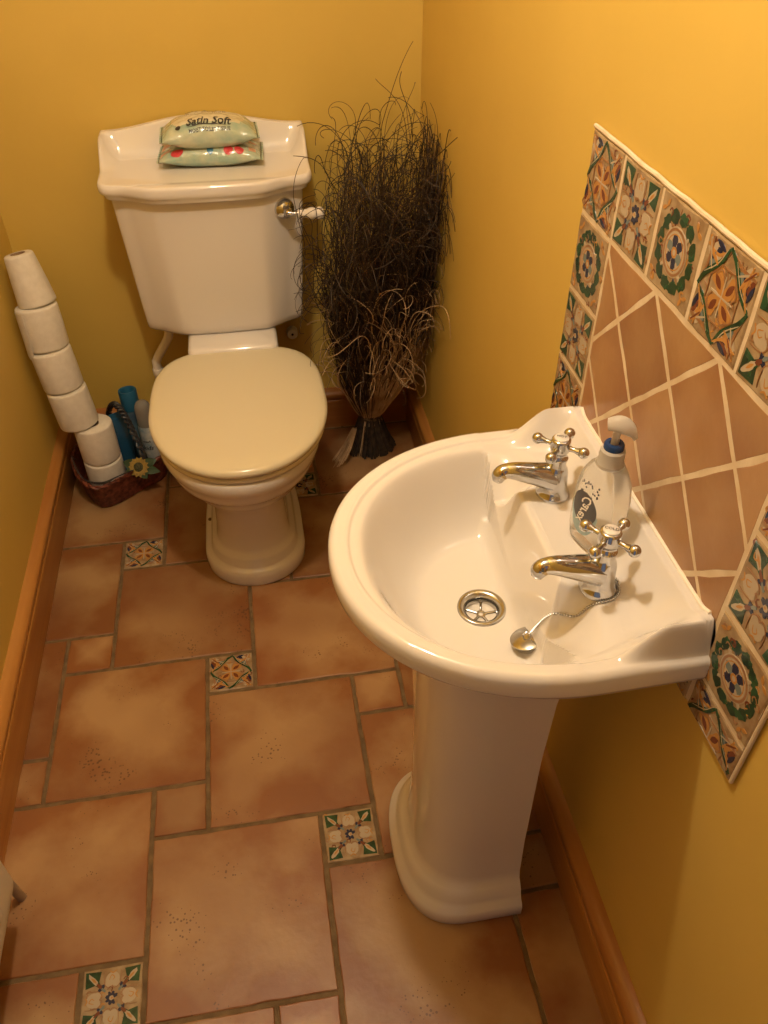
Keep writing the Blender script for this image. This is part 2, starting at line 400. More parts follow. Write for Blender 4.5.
for u in range(-8, 9):
    for v in range(-8, 9):
        if (u+v) % 2 == 0: continue
        a, b = yc+u*hd, zc+v*hd
        p = [(a-hd, b), (a, b+hd), (a+hd, b), (a, b-hd)]
        for ax, w_, k in ((0, yi0, False), (0, yi1, True), (1, zi1, True), (1, .76, False)):
            if p: p = clip(p, ax, w_, k)
        p = dedupe(p)
        if len(p) < 3: continue
        q = inset(p, .0024)
        ar = abs(sum(p[i][0]*p[(i+1) % len(p)][1]-p[(i+1) % len(p)][0]*p[i][1] for i in range(len(p))))/2
        if ar < 3e-4: continue
        tile(mb, q, wl, (a-hd, b-hd, a+hd, b+hd), 0, wob=.0010, bev=.0018)
mb.build('terracotta_diamond_tile_field', terra_w, sp_t, sharp=25, flip=False)
KT = ['star', 'cross', 'wreath']
def border(iy, iz):
    y1, y0 = Y0-iy*ty, Y0-(iy+1)*ty; z1 = Z1-iz*tz; z0 = max(z1-tz, ZB)
    gy = .0024; m_ = MB(); 
    q = [(y0+gy, z0+(gy if z0 > ZB else 0)), (y1-gy, z0+(gy if z0 > ZB else 0)), (y1-gy, z1-gy), (y0+gy, z1-gy)]
    tile(m_, q, wl, (y0, z0, y1, z1), 0, top=.0008, wob=.0014, bev=.003, rnd=.5)
    if iz == 0: kd = ['star','cross','wreath','star','cross','wreath'][iy]
    elif iy == 0: kd = ['star','wreath','cross','star','wreath'][iz]
    elif iy == 5: kd = ['wreath','star','cross','wreath','star'][iz]
    else: kd = KT[iy % 3]
    motif(m_, kd, wl, (y0+y1)/2, z1-tz/2, ty/2-.0060, .0008, lim=z0+.003)
    o = m_.build('border_tile', GL, sp_t, sharp=25, flip=False)
    return o
for iy in range(6):
    for iz in range(5):
        if iz in (0, 4) or iy in (0, 5): border(iy, iz)

# ------------------------------------------------------------------ basin
BY = .348; BX = SBX-.0005
def b_outline(n=260):
    hw, a, xc = .227, .264, BX-.129
    pts = []
    x = BX
    for i in range(44): pts.append((BX-(BX-xc)*i/44, BY+hw))
    for i in range(n-60+1):
        t = PI/2+PI*i/(n-60); c_, q = math.cos(t), math.sin(t); e = 2/2.08
        pts.append((xc-a*abs(c_)**e, BY+hw*math.copysign(abs(q)**e, q)))
    for i in range(1, 45): pts.append((xc+(BX-xc)*i/44, BY-hw))
    for i in range(1, 90): pts.append((BX, BY-hw+2*hw*i/90))
    return pts
DRX, DRY, DRZ = .882, .341, .683
def b_height(x, y):
    u = BX-x; v = abs(y-BY); ys = y-BY
    # bowl signed distance (negative inside), pixel-free approximation
    bx, by = x-.930, y-.342
    a = .210 if bx < 0 else .062; n = 2.15 if bx < 0 else 2.6
    rr = ((abs(bx)/a)**n+(abs(by)/.200)**n)**(1/n)
    g = (1-rr)*min(a, .200)*(1.0 if bx > 0 else .95) if rr > 1e-4 else .2
    # tap-ledge tongue pushing into the bowl
    tx = (x-.950)*1.9; tv = (.090-abs(ys-.004))*1.1
    tong = min(tx*1.0, tv*1.0+max(0, tx)*.25)
    k = .022
    d = g; e = -tong                                              # inside bowl AND outside tongue
    h = max(0, min(1, .5+.5*(e-d)/k)); ins = e*(1-h)+d*h-k*h*(1-h)
    deck = .800+.008*sm(.028, .010, min(.236-v, 1)) if u < .13 else .808
    deck = .801+(.808-.801)*sm(.085, .15, u)
    deck = max(deck, .801+.007*sm(.05, .03, .236-v))
    # little step along the rim
    z = deck
    ins = (math.sqrt(ins*ins+.000036)+ins)*.5 if ins > -.02 else 0
    if ins > 0:
        t = min(1, ins/.075)
        bot = DRZ+.11*((x-DRX)**2+(y-DRY)**2)/.04*.18
        z = deck-(deck-bot)*(1-(1-t)**2.3)**1.25
    # soap recess at the near corner of the ledge
    # upstand
    back = max(0.0, 1-max(0, (u-.013))/.052)**1.9
    wing = sm(.112, .048, u)*max(0.0, 1-max(0, (.2125-v))/.05)**1.9
    fall = 1-sm(.2125, .2275, v)
    up_ = (1-(1-back)*(1-wing))*fall
    z += .046*up_
    q = BX-.129-x; ro = ((max(0, q)/.264)**2.08+(v/.227)**2.08)**(1/2.08) if q > 0 else v/.227
    z += .0028*sm(.925, .945, ro)*sm(.02, .10, u)*(1-up_)
    return z
def dish(mb, outl, c, H, nr, hole, edge, m=0):
    n = len(outl); rings = []
    for k in range(nr+1):
        t = k/nr
        ring = []
        for (x, y) in outl:
            dx, dy = x-c[0], y-c[1]; L = math.hypot(dx, dy); r0 = hole/L; r = r0+(1-edge/L-r0)*t
            px, py = c[0]+dx*r, c[1]+dy*r; ring.append((px, py, H(px, py)))
        rings.append(ring)
    return rings
basin = thing('pedestal_basin', 'white ceramic wash basin on a pedestal, under the tiled splashback', 'basin', (.89, .348, 0))
OL = b_outline(); rings = dish(None, OL, (DRX, DRY), b_height, 150, .0245, .0)
nv = len(OL)
def shrink(f, z, about=(BX, BY), zz=None): return [(about[0]+(x-about[0])*f, about[1]+(y-about[1])*f, z) for x, y in OL]
# soft outer roll: replace the last centimetre with a rounded shoulder
R = rings[:]
def shoulder(k, off, dz):
    out = []
    for (x, y), p in zip(OL, rings[-1]):
        dx, dy = x-DRX, y-DRY; L = math.hypot(dx, dy); q = (L+off)/L
        xx = min(DRX+dx*q, BX); out.append((xx, DRY+dy*q, p[2]+dz))
    return out
R.append(shoulder(0, .004, -.0012)); R.append(shoulder(0, .0075, -.0045)); R.append(shoulder(0, .0095, -.009))
last = [(p[0], p[1]) for p in shoulder(0, .0100, 0)]
def ringz(z, f=1.0): return [(BX+(x-BX)*f, BY+(y-BY)*f, z) for x, y in last]
R.append(ringz(.790)); R.append(ringz(.780, .998)); R.append(ringz(.773, .988)); R.append(ringz(.770, .955)); R.append(ringz(.764, .90)); R.append(ringz(.735, .83)); R.append(ringz(.695, .77)); R.append(ringz(.658, .66)); R.append(ringz(.648, .4))
# lower throat of the waste
T0 = [[(DRX+.0245*math.cos(a), DRY+.0245*math.sin(a), z) for a in [math.atan2(y-DRY, x-DRX) for x, y in OL]] for z in (.656,)]
mb = MB(); mb.loft(T0+R, cap0=False, cap1=True)
bowl = mb.build('bowl', porc, basin, sharp=60)
# sealant bead
mb = MB(); mb.tube([(BX-.001, BY-.205+.41*i/30, b_height(BX-.001, BY-.205+.41*i/30)+.001) for i in range(31)], .0028, 8); mb.build('sealant_bead', g_white if False else mat('white_sealant', (.85,.8,.7), .4), basin)
# overflow slot in the ledge face
# pedestal
def ped_ring(xf, hw, xb, z, nn=2.6):
    pts = []; N1 = 40; a = .12
    xc = xf+a
    for i in range(N1+1):
        t = PI/2+PI*i/N1; c_, q = math.cos(t), math.sin(t); e = 2/nn
        pts.append((xc-a*abs(c_)**e, BY+hw*math.copysign(abs(q)**e, q), z))
    pts.append((xb, BY-hw, z)); pts.append((xb, BY+hw, z)); return pts
prof = [(.764,.152,0),(.761,.155,.006),(.761,.155,.030),(.764,.152,.038),(.772,.144,.044),(.776,.140,.052),(.779,.136,.064),(.785,.129,.074),(.792,.122,.080),(.796,.118,.10),(.800,.114,.2),(.797,.116,.45),(.790,.124,.60),(.780,.135,.67)]
mb = MB(); mb.loft([ped_ring(x, h, .972-.008*min(1, z/.5), z) for x, h, z in prof], cap0=True, cap1=True)
mb.build('pedestal', porc, basin, sharp=50)
# waste
mb = MB()
mb.lathe([(.0215,-.014),(.0225,-.005),(.0255,0.0005),(.0310,.0026),(.0335,.0018),(.0342,-.001)], (DRX, DRY, DRZ+.0015), n=48, cap=False)
waste = mb.build('waste_ring', steel, basin, sharp=60)
mb = MB(); mb.lathe([(.0001,-.024),(.0223,-.024),(.0223,-.003)], (DRX, DRY, DRZ), n=32, cap=False); mb.build('waste_throat', black, basin)
mb = MB()
mb.lathe([(.0035,-.0140),(.0035,-.0115),(.0066,-.011),(.0066,-.0140)], (DRX, DRY, DRZ), n=16, cap=False)
for k in range(5):
    a = 2*PI*k/5+PI/2-.25; mb.tube([(DRX+r*math.cos(a), DRY+r*math.sin(a), DRZ-.0125) for r in (.0058, .0222)], .0021, 8)
mb.build('waste_cross', steel, basin)

# taps (each moves with the basin it is bolted to: chrome parts of the basin, built on one pattern)
def text_verts(body, size, shear=0.0, bold=0.0, align='CENTER'):
    cu = bpy.data.curves.new('txt', 'FONT'); cu.body = body; cu.size = size; cu.align_x = align; cu.align_y = 'CENTER'; cu.shear = shear; cu.offset = bold; cu.resolution_u = 2
    ob = bpy.data.objects.new('txt', cu); C.objects.link(ob); bpy.context.view_layer.update()
    me = bpy.data.meshes.new_from_object(ob.evaluated_get(bpy.context.evaluated_depsgraph_get()))
    vs = [v.co.copy() for v in me.vertices]; fs = [list(p.vertices) for p in me.polygons]
    bpy.data.objects.remove(ob); bpy.data.meshes.remove(me); bpy.data.curves.remove(cu); return vs, fs
ink = mat('dark_print', (.03,.03,.03), .4)
def text_mb(mb, body, size, f, m=0, **kw):
    vs, fs = text_verts(body, size, **kw); mb.add([f(v.x, v.y) for v in vs], fs, m)
def tap(x, y, label, word, rot):
    z = b_height(x, y)-.0005
    t = thing('basin_tap', label, 'tap', (x, y, z), 'pair of chrome pillar taps on the basin')
    mb = MB(); mb.lathe([(.0235,0),(.0240,.003),(.0228,.006),(.0200,.010),(.0182,.018),(.0172,.030),(.0165,.040),(.0150,.046),(.0135,.049),(.0120,.052),(.0120,.060),(.0132,.061),(.0132,.064),(.0105,.066)], (x, y, z), n=36)
    # spout: from the body forward over the bowl, drooping at a round nose
    P = [(x-.004, y, z+.031), (x-.022, y, z+.037), (x-.042, y, z+.043), (x-.060, y, z+.048), (x-.073, y, z+.049), (x-.080, y, z+.044), (x-.082, y, z+.035)]
    cu = catmull(P, 5); n = len(cu); rad = []
    for i in range(n):
        q = i/(n-1); rad.append(.0125*(1-q)**1.5+.0078+.0018*sm(.6,.85,q)*sm(1.0,.9,q))
    mb.tube(cu, rad, 20, flat=.92)
    mb.build('body', chrome, t, sharp=50)
    mb = MB(); mb.sphere((x-.0765, y, z+.0470), .0104); mb.build('spout_nose', brass, t)
    mb = MB(); mb.lathe([(.0112,.064),(.0118,.066),(.0095,.069),(.0095,.072),(.0125,.075),(.0140,.079),(.0140,.086),(.0128,.091),(.0128,.0935),(.0112,.095),(.0001,.0952)], (x, y, z), n=32)
    for k in range(4):
        a = rot+PI/2*k; dx, dy = math.cos(a), math.sin(a)
        mb.tube([(x+dx*r, y+dy*r, z+.083) for r in (.010, .016, .021, .026, .030)], [.0048, .0036, .0036, .0052, .006], 14)
        mb.sphere((x+dx*.0325, y+dy*.0325, z+.083), .0078)
    h = mb.build('cross_handle', chrome, t, sharp=50)
    mb = MB(); mb.lathe([(.0001,.0945),(.0098,.0945),(.0098,.0964),(.0085,.0974),(.0001,.098)], (x, y, z), n=28)
    d = mb.build('index_disc', porc, h); d.matrix_parent_inverse = Matrix()
    d.matrix_parent_inverse = Matrix.Identity(4)
    mb = MB(); text_mb(mb, word, .0062, lambda a, b: (x+b*-0-(-a)*.0+a*math.cos(-.5)-b*math.sin(-.5), y+a*math.sin(-.5)+b*math.cos(-.5), z+.09795+.0003), bold=.0001)
    e = mb.build('lettering', ink, h, flip=False); e.matrix_parent_inverse = Matrix.Identity(4)
    return t, z
tap(.998, .432, 'chrome cross-head tap on the side of the basin nearer the toilet', 'HOT', math.radians(45+4))
tap(.996, .250, 'chrome cross-head tap with the plug chain looped round its base', 'COLD', math.radians(38))

# ------------------------------------------------------------------ plug and chain
px, py = .922, .262; pz = b_height(px, py)+.006
plug = thing('basin_plug', 'round chrome plug with a ball chain lying in the basin bowl', 'plug', (px, py, pz))
mb = MB(); nrm = Vector((-.22, .20, .95)).normalized()
mb.lathe([(.0001,-.008),(.0190,-.008),(.0210,.0),(.0228,.001),(.0228,.0025),(.0215,.0035),(.006,.005),(.003,.0055),(.0001,.0055)], (px, py, pz), nrm, n=36)
pc = Vector((px, py, pz))+nrm*.008
mb.build('plug_disc', steel, plug, sharp=50)
mb = MB(); mb.tube([pc+Vector((.005*math.cos(a), .0, .005*math.sin(a))) for a in [2*PI*i/14 for i in range(15)]], .001, 8); mb.build('shackle', chrome, plug)
tz_ = b_height(.996, .25)
path = [pc+Vector((.003,-.001,.003)), (.938,.250,max(pz+.016, b_height(.938,.250)+.006)), (.953,.242,b_height(.953,.242)+.006), (.966,.233,b_height(.966,.233)+.0025)]
for i in range(9):
    a = -2.25+i*.32; path.append((.996+.0262*math.cos(a), .250+.0262*math.sin(a), b_height(.996+.0262*math.cos(a), .25+.0262*math.sin(a))+.0022))
cu = catmull(path, 30); mb = MB(); acc = 0; prev = cu[0]
for q in cu[1:]:
    seg = (q-prev).length; acc += seg
    if acc > .0034: mb.lathe([(0,-.00175),(.00125,-.00125),(.00175,0),(.00125,.00125),(0,.00175)], q, n=8); acc = 0
    prev = q
mb.build('ball_chain', steel, plug)

# ------------------------------------------------------------------ soap pump bottle
SX, SY = 1.020, .332; SZ = b_height(SX, SY)
clear = mat('clear_plastic', (.93,.91,.86), .12, Transmission_Weight=.82, IOR=1.25); clear.node_tree.nodes['Principled BSDF'].inputs['Alpha'].default_value = 1
milky = mat('milky_plastic', (.72,.69,.64), .3, Transmission_Weight=.45, IOR=1.3)
bluep = mat('blue_plastic', (.012,.045,.16), .25); labm = mat('slate_label', (.06,.06,.075), .35); labm2 = mat('pale_blue_label', (.30,.42,.48), .35); whitep = mat('white_print', (.85,.82,.78), .4)
soap = thing('soap_pump_bottle', 'clear soap pump bottle with a blue collar, on the basin between the taps', 'soap bottle', (SX, SY, SZ))
ang = math.radians(-74)                                          # direction the broad label side's width runs
ca, sa = math.cos(ang), math.sin(ang)
def sec(z, w, d, n=48, e=2.6):
    out = []
    for i in range(n):
        t = 2*PI*i/n; c_, q = math.cos(t), math.sin(t)
        a = w*math.copysign(abs(c_)**(2/e), c_); b = d*math.copysign(abs(q)**(2/e), q)
        out.append((SX+a*ca-b*sa, SY+a*sa+b*ca, SZ+z))
    return out
bp_ = [(.001,.030,.021),(.004,.0345,.0245),(.02,.037,.026),(.05,.038,.0265),(.08,.037,.026),(.102,.033,.0245),(.116,.026,.021),(.124,.019,.018),(.128,.0165,.0165)]
mb = MB(); mb.loft([sec(z, w, d, e=2.6-.5*sm(.1, .128, z)) for z, w, d in bp_], cap0=True, cap1=True); mb.build('bottle', clear, soap, sharp=60)
mb = MB(); mb.loft([sec(z, w-.0025, d-.0025) for z, w, d in bp_ if z < .03]+[sec(.034, .0315, .0205)], cap0=True, cap1=True)
mb = MB(); mb.lathe([(.0165,.124),(.0165,.128),(.0155,.130),(.0155,.140),(.0150,.146),(.0115,.149)], (SX, SY, SZ), n=36); mb.build('collar', milky, soap)
mb = MB(); mb.lathe([(.0122,.1485),(.0122,.154),(.0108,.156),(.0062,.156),(.006,.150)], (SX, SY, SZ), n=32); mb.build('blue_ring', bluep, soap)
hd_ = math.radians(-28)
hx, hy = math.cos(hd_), math.sin(hd_)
mb = MB(); mb.lathe([(.0048,.150),(.0046,.176)], (SX, SY, SZ), n=20)
cu = catmull([(SX-hx*.012, SY-hy*.012, SZ+.180), (SX, SY, SZ+.183), (SX+hx*.010, SY+hy*.010, SZ+.180), (SX+hx*.018, SY+hy*.018, SZ+.173), (SX+hx*.022, SY+hy*.022, SZ+.166)], 6)
mb.tube(cu, [.0075+.0035*math.sin(PI*min(1, i/len(cu)*1.3)) - .0045*(i/len(cu))**2 for i in range(len(cu))], 16, flat=.6)
mb.build('pump_head', milky, soap)
# label on the broad side that faces the bowl
def lab(a, z, off=.0006):
    zz = max(.004, min(.12, z)); w = d = 0
    for (z0, w0, d0), (z1, w1, d1) in zip(bp_, bp_[1:]):
        if z0 <= zz <= z1: q = (zz-z0)/(z1-z0); w = w0+(w1-w0)*q; d = d0+(d1-d0)*q
    b = (d+off)*(1-min(.999, abs(a)/w)**2.6)**(1/2.6); sgn = -1
    return (SX+a*ca-sgn*b*sa, SY+a*sa+sgn*b*ca, SZ+z)
def oval(c, wa, hz, off, m, mb, y0=-1, y1=1):
    n = 18; vs = []; fs = []
    for r in range(n+1):
        v = y0+(y1-y0)*r/n; hw = wa*math.sqrt(max(0, 1-v*v))
        for i in range(9): vs.append(lab(c[0]+hw*(-1+2*i/8), c[1]+v*hz, off))
    for r in range(n):
        for i in range(8): fs.append([r*9+i, r*9+i+1, (r+1)*9+i+1, (r+1)*9+i])
    mb.add(vs, fs, m)
mb = MB(); oval((0, .058), .024, .036, .0006, 1, mb, -1, .1); oval((0, .064), .022, .024, .0010, 0, mb); 
for k in range(26):
    a = random.uniform(-.016, .018); z = .088+random.uniform(-.006, .016); oval((a, z), .0012, .0014, .0008, 0, mb)
lb = mb.build('label', [labm, labm2], soap)
mb = MB(); text_mb(mb, 'Carex', .021, lambda a, b: lab(-b-a*.25, .064-a*.85, .0013), shear=.3, bold=.0003); e = mb.build('lettering', whitep, lb, flip=False); e.matrix_parent_inverse = Matrix.Identity(4)

# ------------------------------------------------------------------ toilet
toilet = thing('toilet', 'white ceramic close-coupled toilet with its cream lid closed, against the back wall', 'toilet', (.54, 1.35, 0))
def egg(cx, yf, yb, hw, z, ym=None, nf=2.0, nb=3.0, n=96):
    ym = yf+(yb-yf)*.5 if ym is None else ym; out = []
    for i in range(n):
        t = 2*PI*i/n; c_, q = math.cos(t), math.sin(t)
        e = nf if q < 0 else nb; a = (ym-yf) if q < 0 else (yb-ym)
        out.append((cx+hw*math.copysign(abs(c_)**(2/e), c_), ym+a*math.copysign(abs(q)**(2/e), q), z))
    return out
TX = .546
bw = [(.0,.130,1.105,1.60),(.004,.132,1.103,1.60),(.028,.132,1.103,1.60),(.036,.130,1.106,1.60),(.041,.124,1.112,1.60),(.044,.116,1.120,1.60),(.048,.113,1.123,1.60),(.066,.110,1.126,1.60),(.073,.106,1.131,1.60),(.078,.098,1.140,1.60),(.088,.094,1.145,1.60),
      (.12,.091,1.148,1.60),(.18,.089,1.146,1.59),(.225,.091,1.134,1.58),(.252,.105,1.112,1.56),(.272,.122,1.088,1.55),(.292,.140,1.062,1.54),(.300,.146,1.054,1.54),(.308,.150,1.050,1.53),(.322,.157,1.040,1.53),(.345,.172,1.020,1.52),(.352,.179,1.012,1.52),(.362,.181,1.009,1.52),(.376,.184,1.005,1.52),
      (.383,.190,.999,1.515),(.395,.193,.995,1.515),(.412,.194,.994,1.51),(.420,.190,.998,1.51),(.423,.182,1.006,1.50)]
mb = MB()
rg = []
for z, hw, yf, yb in bw:
    q = sm(.2, .35, z); cx = .545*(1-q)+.546*q
    ym = 1.235*(1-q)+1.25*q
    rg.append(egg(cx-.0*q, yf, yb, hw, z, ym, 2.05, 3.4))
mb.loft(rg, cap0=True, cap1=True)
pan = mb.build('pan', porc, toilet, sharp=60)
mb = MB()                                                         # ceramic shelf the cistern sits on
def rbox(x0, x1, y0, y1, z, r=.02, k=6):
    out = []
    for (cx, cy_, a0) in ((x1-r, y1-r, 0), (x0+r, y1-r, 90), (x0+r, y0+r, 180), (x1-r, y0+r, 270)):
        for i in range(k+1): a = math.radians(a0+90*i/k); out.append((cx+r*math.cos(a), cy_+r*math.sin(a), z))
    return out
mb.loft([rbox(.44,.652,1.49,1.77,.30), rbox(.432,.66,1.492,1.78,.40), rbox(.430,.662,1.494,1.78,.462), rbox(.433,.659,1.499,1.778,.470), rbox(.44,.652,1.507,1.77,.474)], cap0=True, cap1=True)
mb.build('cistern_shelf', porc, toilet, sharp=60)
mb = MB()
screw = mat('dark_screw_recess', (.09,.05,.03), .6)
for bx, by in ((.428,1.335),(.654,1.300)):
    mb = MB(); mb.lathe([(.0001,.0462),(.0052,.046),(.006,.0455),(.006,.044)], (bx, by, 0), n=16); mb.build('fixing_hole', screw, toilet)
# seat and lid
def seat_ring(d, z, yo=0): return egg(TX+.004, .990+d+yo, 1.524-d, .2085-d, z, 1.262, 2.1, 3.3)
mb = MB(); mb.loft([seat_ring(.012,.4235), seat_ring(.006,.425), seat_ring(.004,.431), seat_ring(.006,.437), seat_ring(.012,.4385)], cap0=True, cap1=True); mb.build('seat', seatm, toilet, sharp=60)
mb = MB(); mb.loft([seat_ring(.010,.4395), seat_ring(.003,.4415), seat_ring(0,.447), seat_ring(.0,.453), seat_ring(.0025,.458), seat_ring(.008,.4615), seat_ring(.02,.4635), seat_ring(.06,.465), seat_ring(.12,.466)], cap0=True, cap1=True)
mb.build('lid', seatm, toilet, sharp=60)
for hx_ in (.475, .615):
    mb = MB(); mb.tube([(hx_-.02, 1.515, .438), (hx_+.02, 1.515, .438)], .0105, 16); mb.build('hinge', chrome, toilet)
# cistern
CX = .5335
def cist(hw, yF, z, rec=.058, yB=1.79, n=12):
    k = hw/.222
    half = [(0,yF-.002),(.06*k,yF-.001),(.105*k,yF+.001),(.125*k,yF+.004),(.145*k,yF+.013),(.165*k,yF+.024),(.185*k,yF+rec*.62),(hw-.012,yF+rec*.80),(hw-.003,yF+rec*.96),(hw,yF+rec+.02)]
    R_ = catmull([(a, b, 0) for a, b in half], 4)
    p = [(CX+q.x, q.y, z) for q in R_]+[(CX+hw, yB, z)]
    q_ = [(CX-q.x, q.y, z) for q in R_[1:]]+[(CX-hw, yB, z)]
    return p+q_[::-1]
mb = MB()
rows = [(.4745,.196,1.584),(.4765,.202,1.577),(.484,.206,1.572),(.50,.2075,1.570),(.60,.213,1.560),(.70,.2185,1.550),(.80,.224,1.541),(.845,.2265,1.537)]
mb.loft([cist(hw, yF, z) for z, hw, yF in rows], cap0=True, cap1=True)
mb.build('cistern', porc_cist, toilet, sharp=60)
# cistern lid: flat tray, raised back with a curved top edge
def lid_out():
    half = [(0,1.512),(.06,1.513),(.105,1.515),(.13,1.519),(.150,1.528),(.172,1.541),(.195,1.553),(.222,1.560),(.237,1.568),(.2450,1.585),(.2465,1.62),(.2465,1.70),(.2465,1.762)]
    R_ = catmull([(a, b, 0) for a, b in half], 8)
    back = [(.2465-.2465*i/34, 1.792) for i in range(0, 34)]
    side = [(.2465, 1.762+.03*i/6) for i in range(1, 6)]
    h = [(q.x, q.y) for q in R_]+side+back
    return [(CX+a, b) for a, b in h]+[(CX, 1.792)]+[(CX-a, b) for a, b in h[:0:-1]]
LO = lid_out()
LC = (CX, 1.66)
def lid_h(x, y):
    a = abs(x-CX); top = .929+.027*sm(.235, .02, a)
    bk = max(0.0, 1-max(0, (1.772-y))/.038)**1.7
    sd = sm(1.655, 1.745, y)*max(0.0, 1-max(0, (.2395-a))/.038)**1.7
    tray = .8765-.003*sm(.0, .03, min(.25-a, y-1.53))
    u = 1-(1-bk)*(1-sd)
    return tray+(top-tray)*u
def lid_ring(f, dz=0, z=None):
    out = []
    for x, y in LO:
        X = LC[0]+(x-LC[0])*f; Y = LC[1]+(y-LC[1])*f if y < LC[1] else y
        if z is None: out.append((X, Y, lid_h(LC[0]+(x-LC[0])*min(f, .985), LC[1]+(y-LC[1])*min(f, .985))+dz))
        else: out.append((X, Y, z))
    return out
rings = dish(None, LO, LC, lid_h, 70, .002, .006)
R = rings+[lid_ring(.992, -.0015), lid_ring(1.0, -.006)]
R += [lid_ring(1.004, z=.867), lid_ring(1.005, z=.859), lid_ring(1.0, z=.853), lid_ring(.985, z=.849), lid_ring(.970, z=.8465), lid_ring(.962, z=.840), lid_ring(.955, z=.8385), lid_ring(.93, z=.838)]
mb = MB(); mb.loft(R, cap0=True, cap1=True); mb.build('cistern_lid', porc_cist, toilet, sharp=60)
# lever
lx, ly, lz = .7105, 1.556, .797
mb = MB(); mb.lathe([(.0001,-.022),(.0245,-.022),(.0250,-.006),(.0225,.0),(.016,.006),(.011,.012),(.0085,.017),(.0085,.024),(.0001,.026)], (lx, ly, lz), (.30,-1,.05), n=32)
mb.tube(catmull([(lx+.002, ly-.022, lz), (lx+.014, ly-.026, lz-.001), (lx+.028, ly-.026, lz-.002)], 5), [.0075,.0065,.0058,.0055,.0052,.005,.005,.005,.006,.0065,.0065], 14)
lev = mb.build('flush_lever', chrome, toilet, sharp=50)
mb = MB(); mb.lathe([(.0001,0),(.0090,0),(.0094,.004),(.0086,.008),(.0094,.012),(.0100,.020),(.0132,.027),(.0142,.034),(.0132,.039),(.0118,.041),(.0132,.044),(.0148,.050),(.0136,.058),(.007,.062),(.0001,.063)], (lx+.027, ly-.026, lz-.002), (1,-.02,-.03), n=28)
mb.build('lever_grip', porc, lev, sharp=60)
# feed pipe behind the pan
whp = mat('white_plastic_pipe', (.78,.72,.62), .35)
mb = MB(); mb.tube(catmull([(.366,1.735,.478), (.366,1.735,.425), (.362,1.737,.392), (.338,1.74,.352), (.318,1.74,.320), (.314,1.74,.28), (.314,1.74,.0)], 8), .0125, 16)
mb.lathe([(.0155,0),(.017,.002),(.017,.020),(.0155,.022)], (.366,1.735,.425), n=20); mb.lathe([(.0145,0),(.016,.002),(.016,.020),(.0145,.022)], (.315,1.74,.27), n=20)
mb.build('feed_pipe', whp, toilet)
# round cap on the wall
mb = MB(); mb.lathe([(.0001,.024),(.0035,.024),(.004,.0245),(.0135,.0245),(.016,.022),(.0165,.0),(.0165,-.004)], (.712, D, .343), (0,-1,0), n=32)
cap = thing('wall_cap', 'small round white plastic cap on the back wall, right of the toilet', 'wall cap', (.712, D, .343))
mb.build('cap', whp, cap, sharp=40); mb = MB(); mb.lathe([(.0001,.0252),(.0035,.0252),(.0035,.0238)], (.712, D, .343), (0,-1,0), n=16); mb.build('screw', black, cap)

# ------------------------------------------------------------------ wet wipe packs on the cistern
teal = add_noise(mat('pale_green_film', (.36,.47,.38), .18, Coat_Weight=.5), (.30,.43,.36), (.52,.55,.42), 22, bump=.5, bscale=70, dist=.004)
cream_f = add_noise(mat('cream_film', (.72,.68,.50), .2, Coat_Weight=.4), (.56,.53,.38), (.66,.63,.50), 20, bump=.5, bscale=60, dist=.004)
aqua = mat('aqua_film', (.10,.36,.38), .18); red = mat('red_print', (.55,.05,.06), .3); blu = mat('blue_print', (.03,.16,.30), .3); org = mat('orange_print', (.62,.33,.20), .3)
def pack(name, label, cx, cy_, z0, hw, hd_, h, yaw, m_fn, mats, seed, group, tilt=0, midf=.36):
    t = thing(name, label, 'wipes pack', (cx, cy_, z0), group)
    ca_, sa_ = math.cos(yaw), math.sin(yaw)
    def surf(a, b, topside=True, off=0):                          # a, b in [-1,1]
        ex = 1-abs(a)**6; 
        puff = (max(0, 1-min(1, abs(a)/.95)**2.6)**.75)*(max(0, 1-abs(b)**3.2)**.6)
        wr = .0030*noise.noise(Vector((a*4, b*3, seed)))+.0016*noise.noise(Vector((a*11, b*8, seed+9)))
        pin = 1+.05*noise.noise(Vector((a*3, 0, seed+4)))
        x = a*hw; y = b*hd_*pin*(1-.06*(1-abs(b))*0)
        mid = h*midf
        z = mid+(h*(1-midf)*puff+wr*(puff > .05)) if topside else mid-h*midf*max(0, min(1, puff*1.25))
        if topside: z += off
        # crimped fin seals on the short ends
        if abs(a) > .92: z += .0022*math.sin(b*24+seed)
        x, y = x*ca_-y*sa_, x*sa_+y*ca_
        return (cx+x, cy_+y, z0+z+tilt*x)
    mb = MB(); nx, ny = 60, 32
    vs = [surf(-1+2*i/nx, -1+2*j/ny) for j in range(ny+1) for i in range(nx+1)]; fs = []; ms = []
    for j in range(ny):
        for i in range(nx): 
            mb_m = m_fn(-1+2*(i+.5)/nx, -1+2*(j+.5)/ny); fs.append(([j*(nx+1)+i, j*(nx+1)+i+1, (j+1)*(nx+1)+i+1, (j+1)*(nx+1)+i], mb_m))
    for q in set(m for _, m in fs): mb.add(vs, [f for f, m in fs if m == q], q)
    vs = [surf(-1+2*i/nx, -1+2*j/ny, False) for j in range(ny+1) for i in range(nx+1)]
    mb.add(vs, [[j*(nx+1)+i, (j+1)*(nx+1)+i, (j+1)*(nx+1)+i+1, j*(nx+1)+i+1] for j in range(ny) for i in range(nx)], 0)
    import bmesh
    o = mb.build('film_wrapper', mats, t, sharp=60, flip=False)
    bm = bmesh.new(); bm.from_mesh(o.data); bmesh.ops.remove_doubles(bm, verts=bm.verts, dist=1e-5); bmesh.ops.recalc_face_normals(bm, faces=bm.faces); bm.to_mesh(o.data); bm.free()
    return t, o, surf
zl = .8755
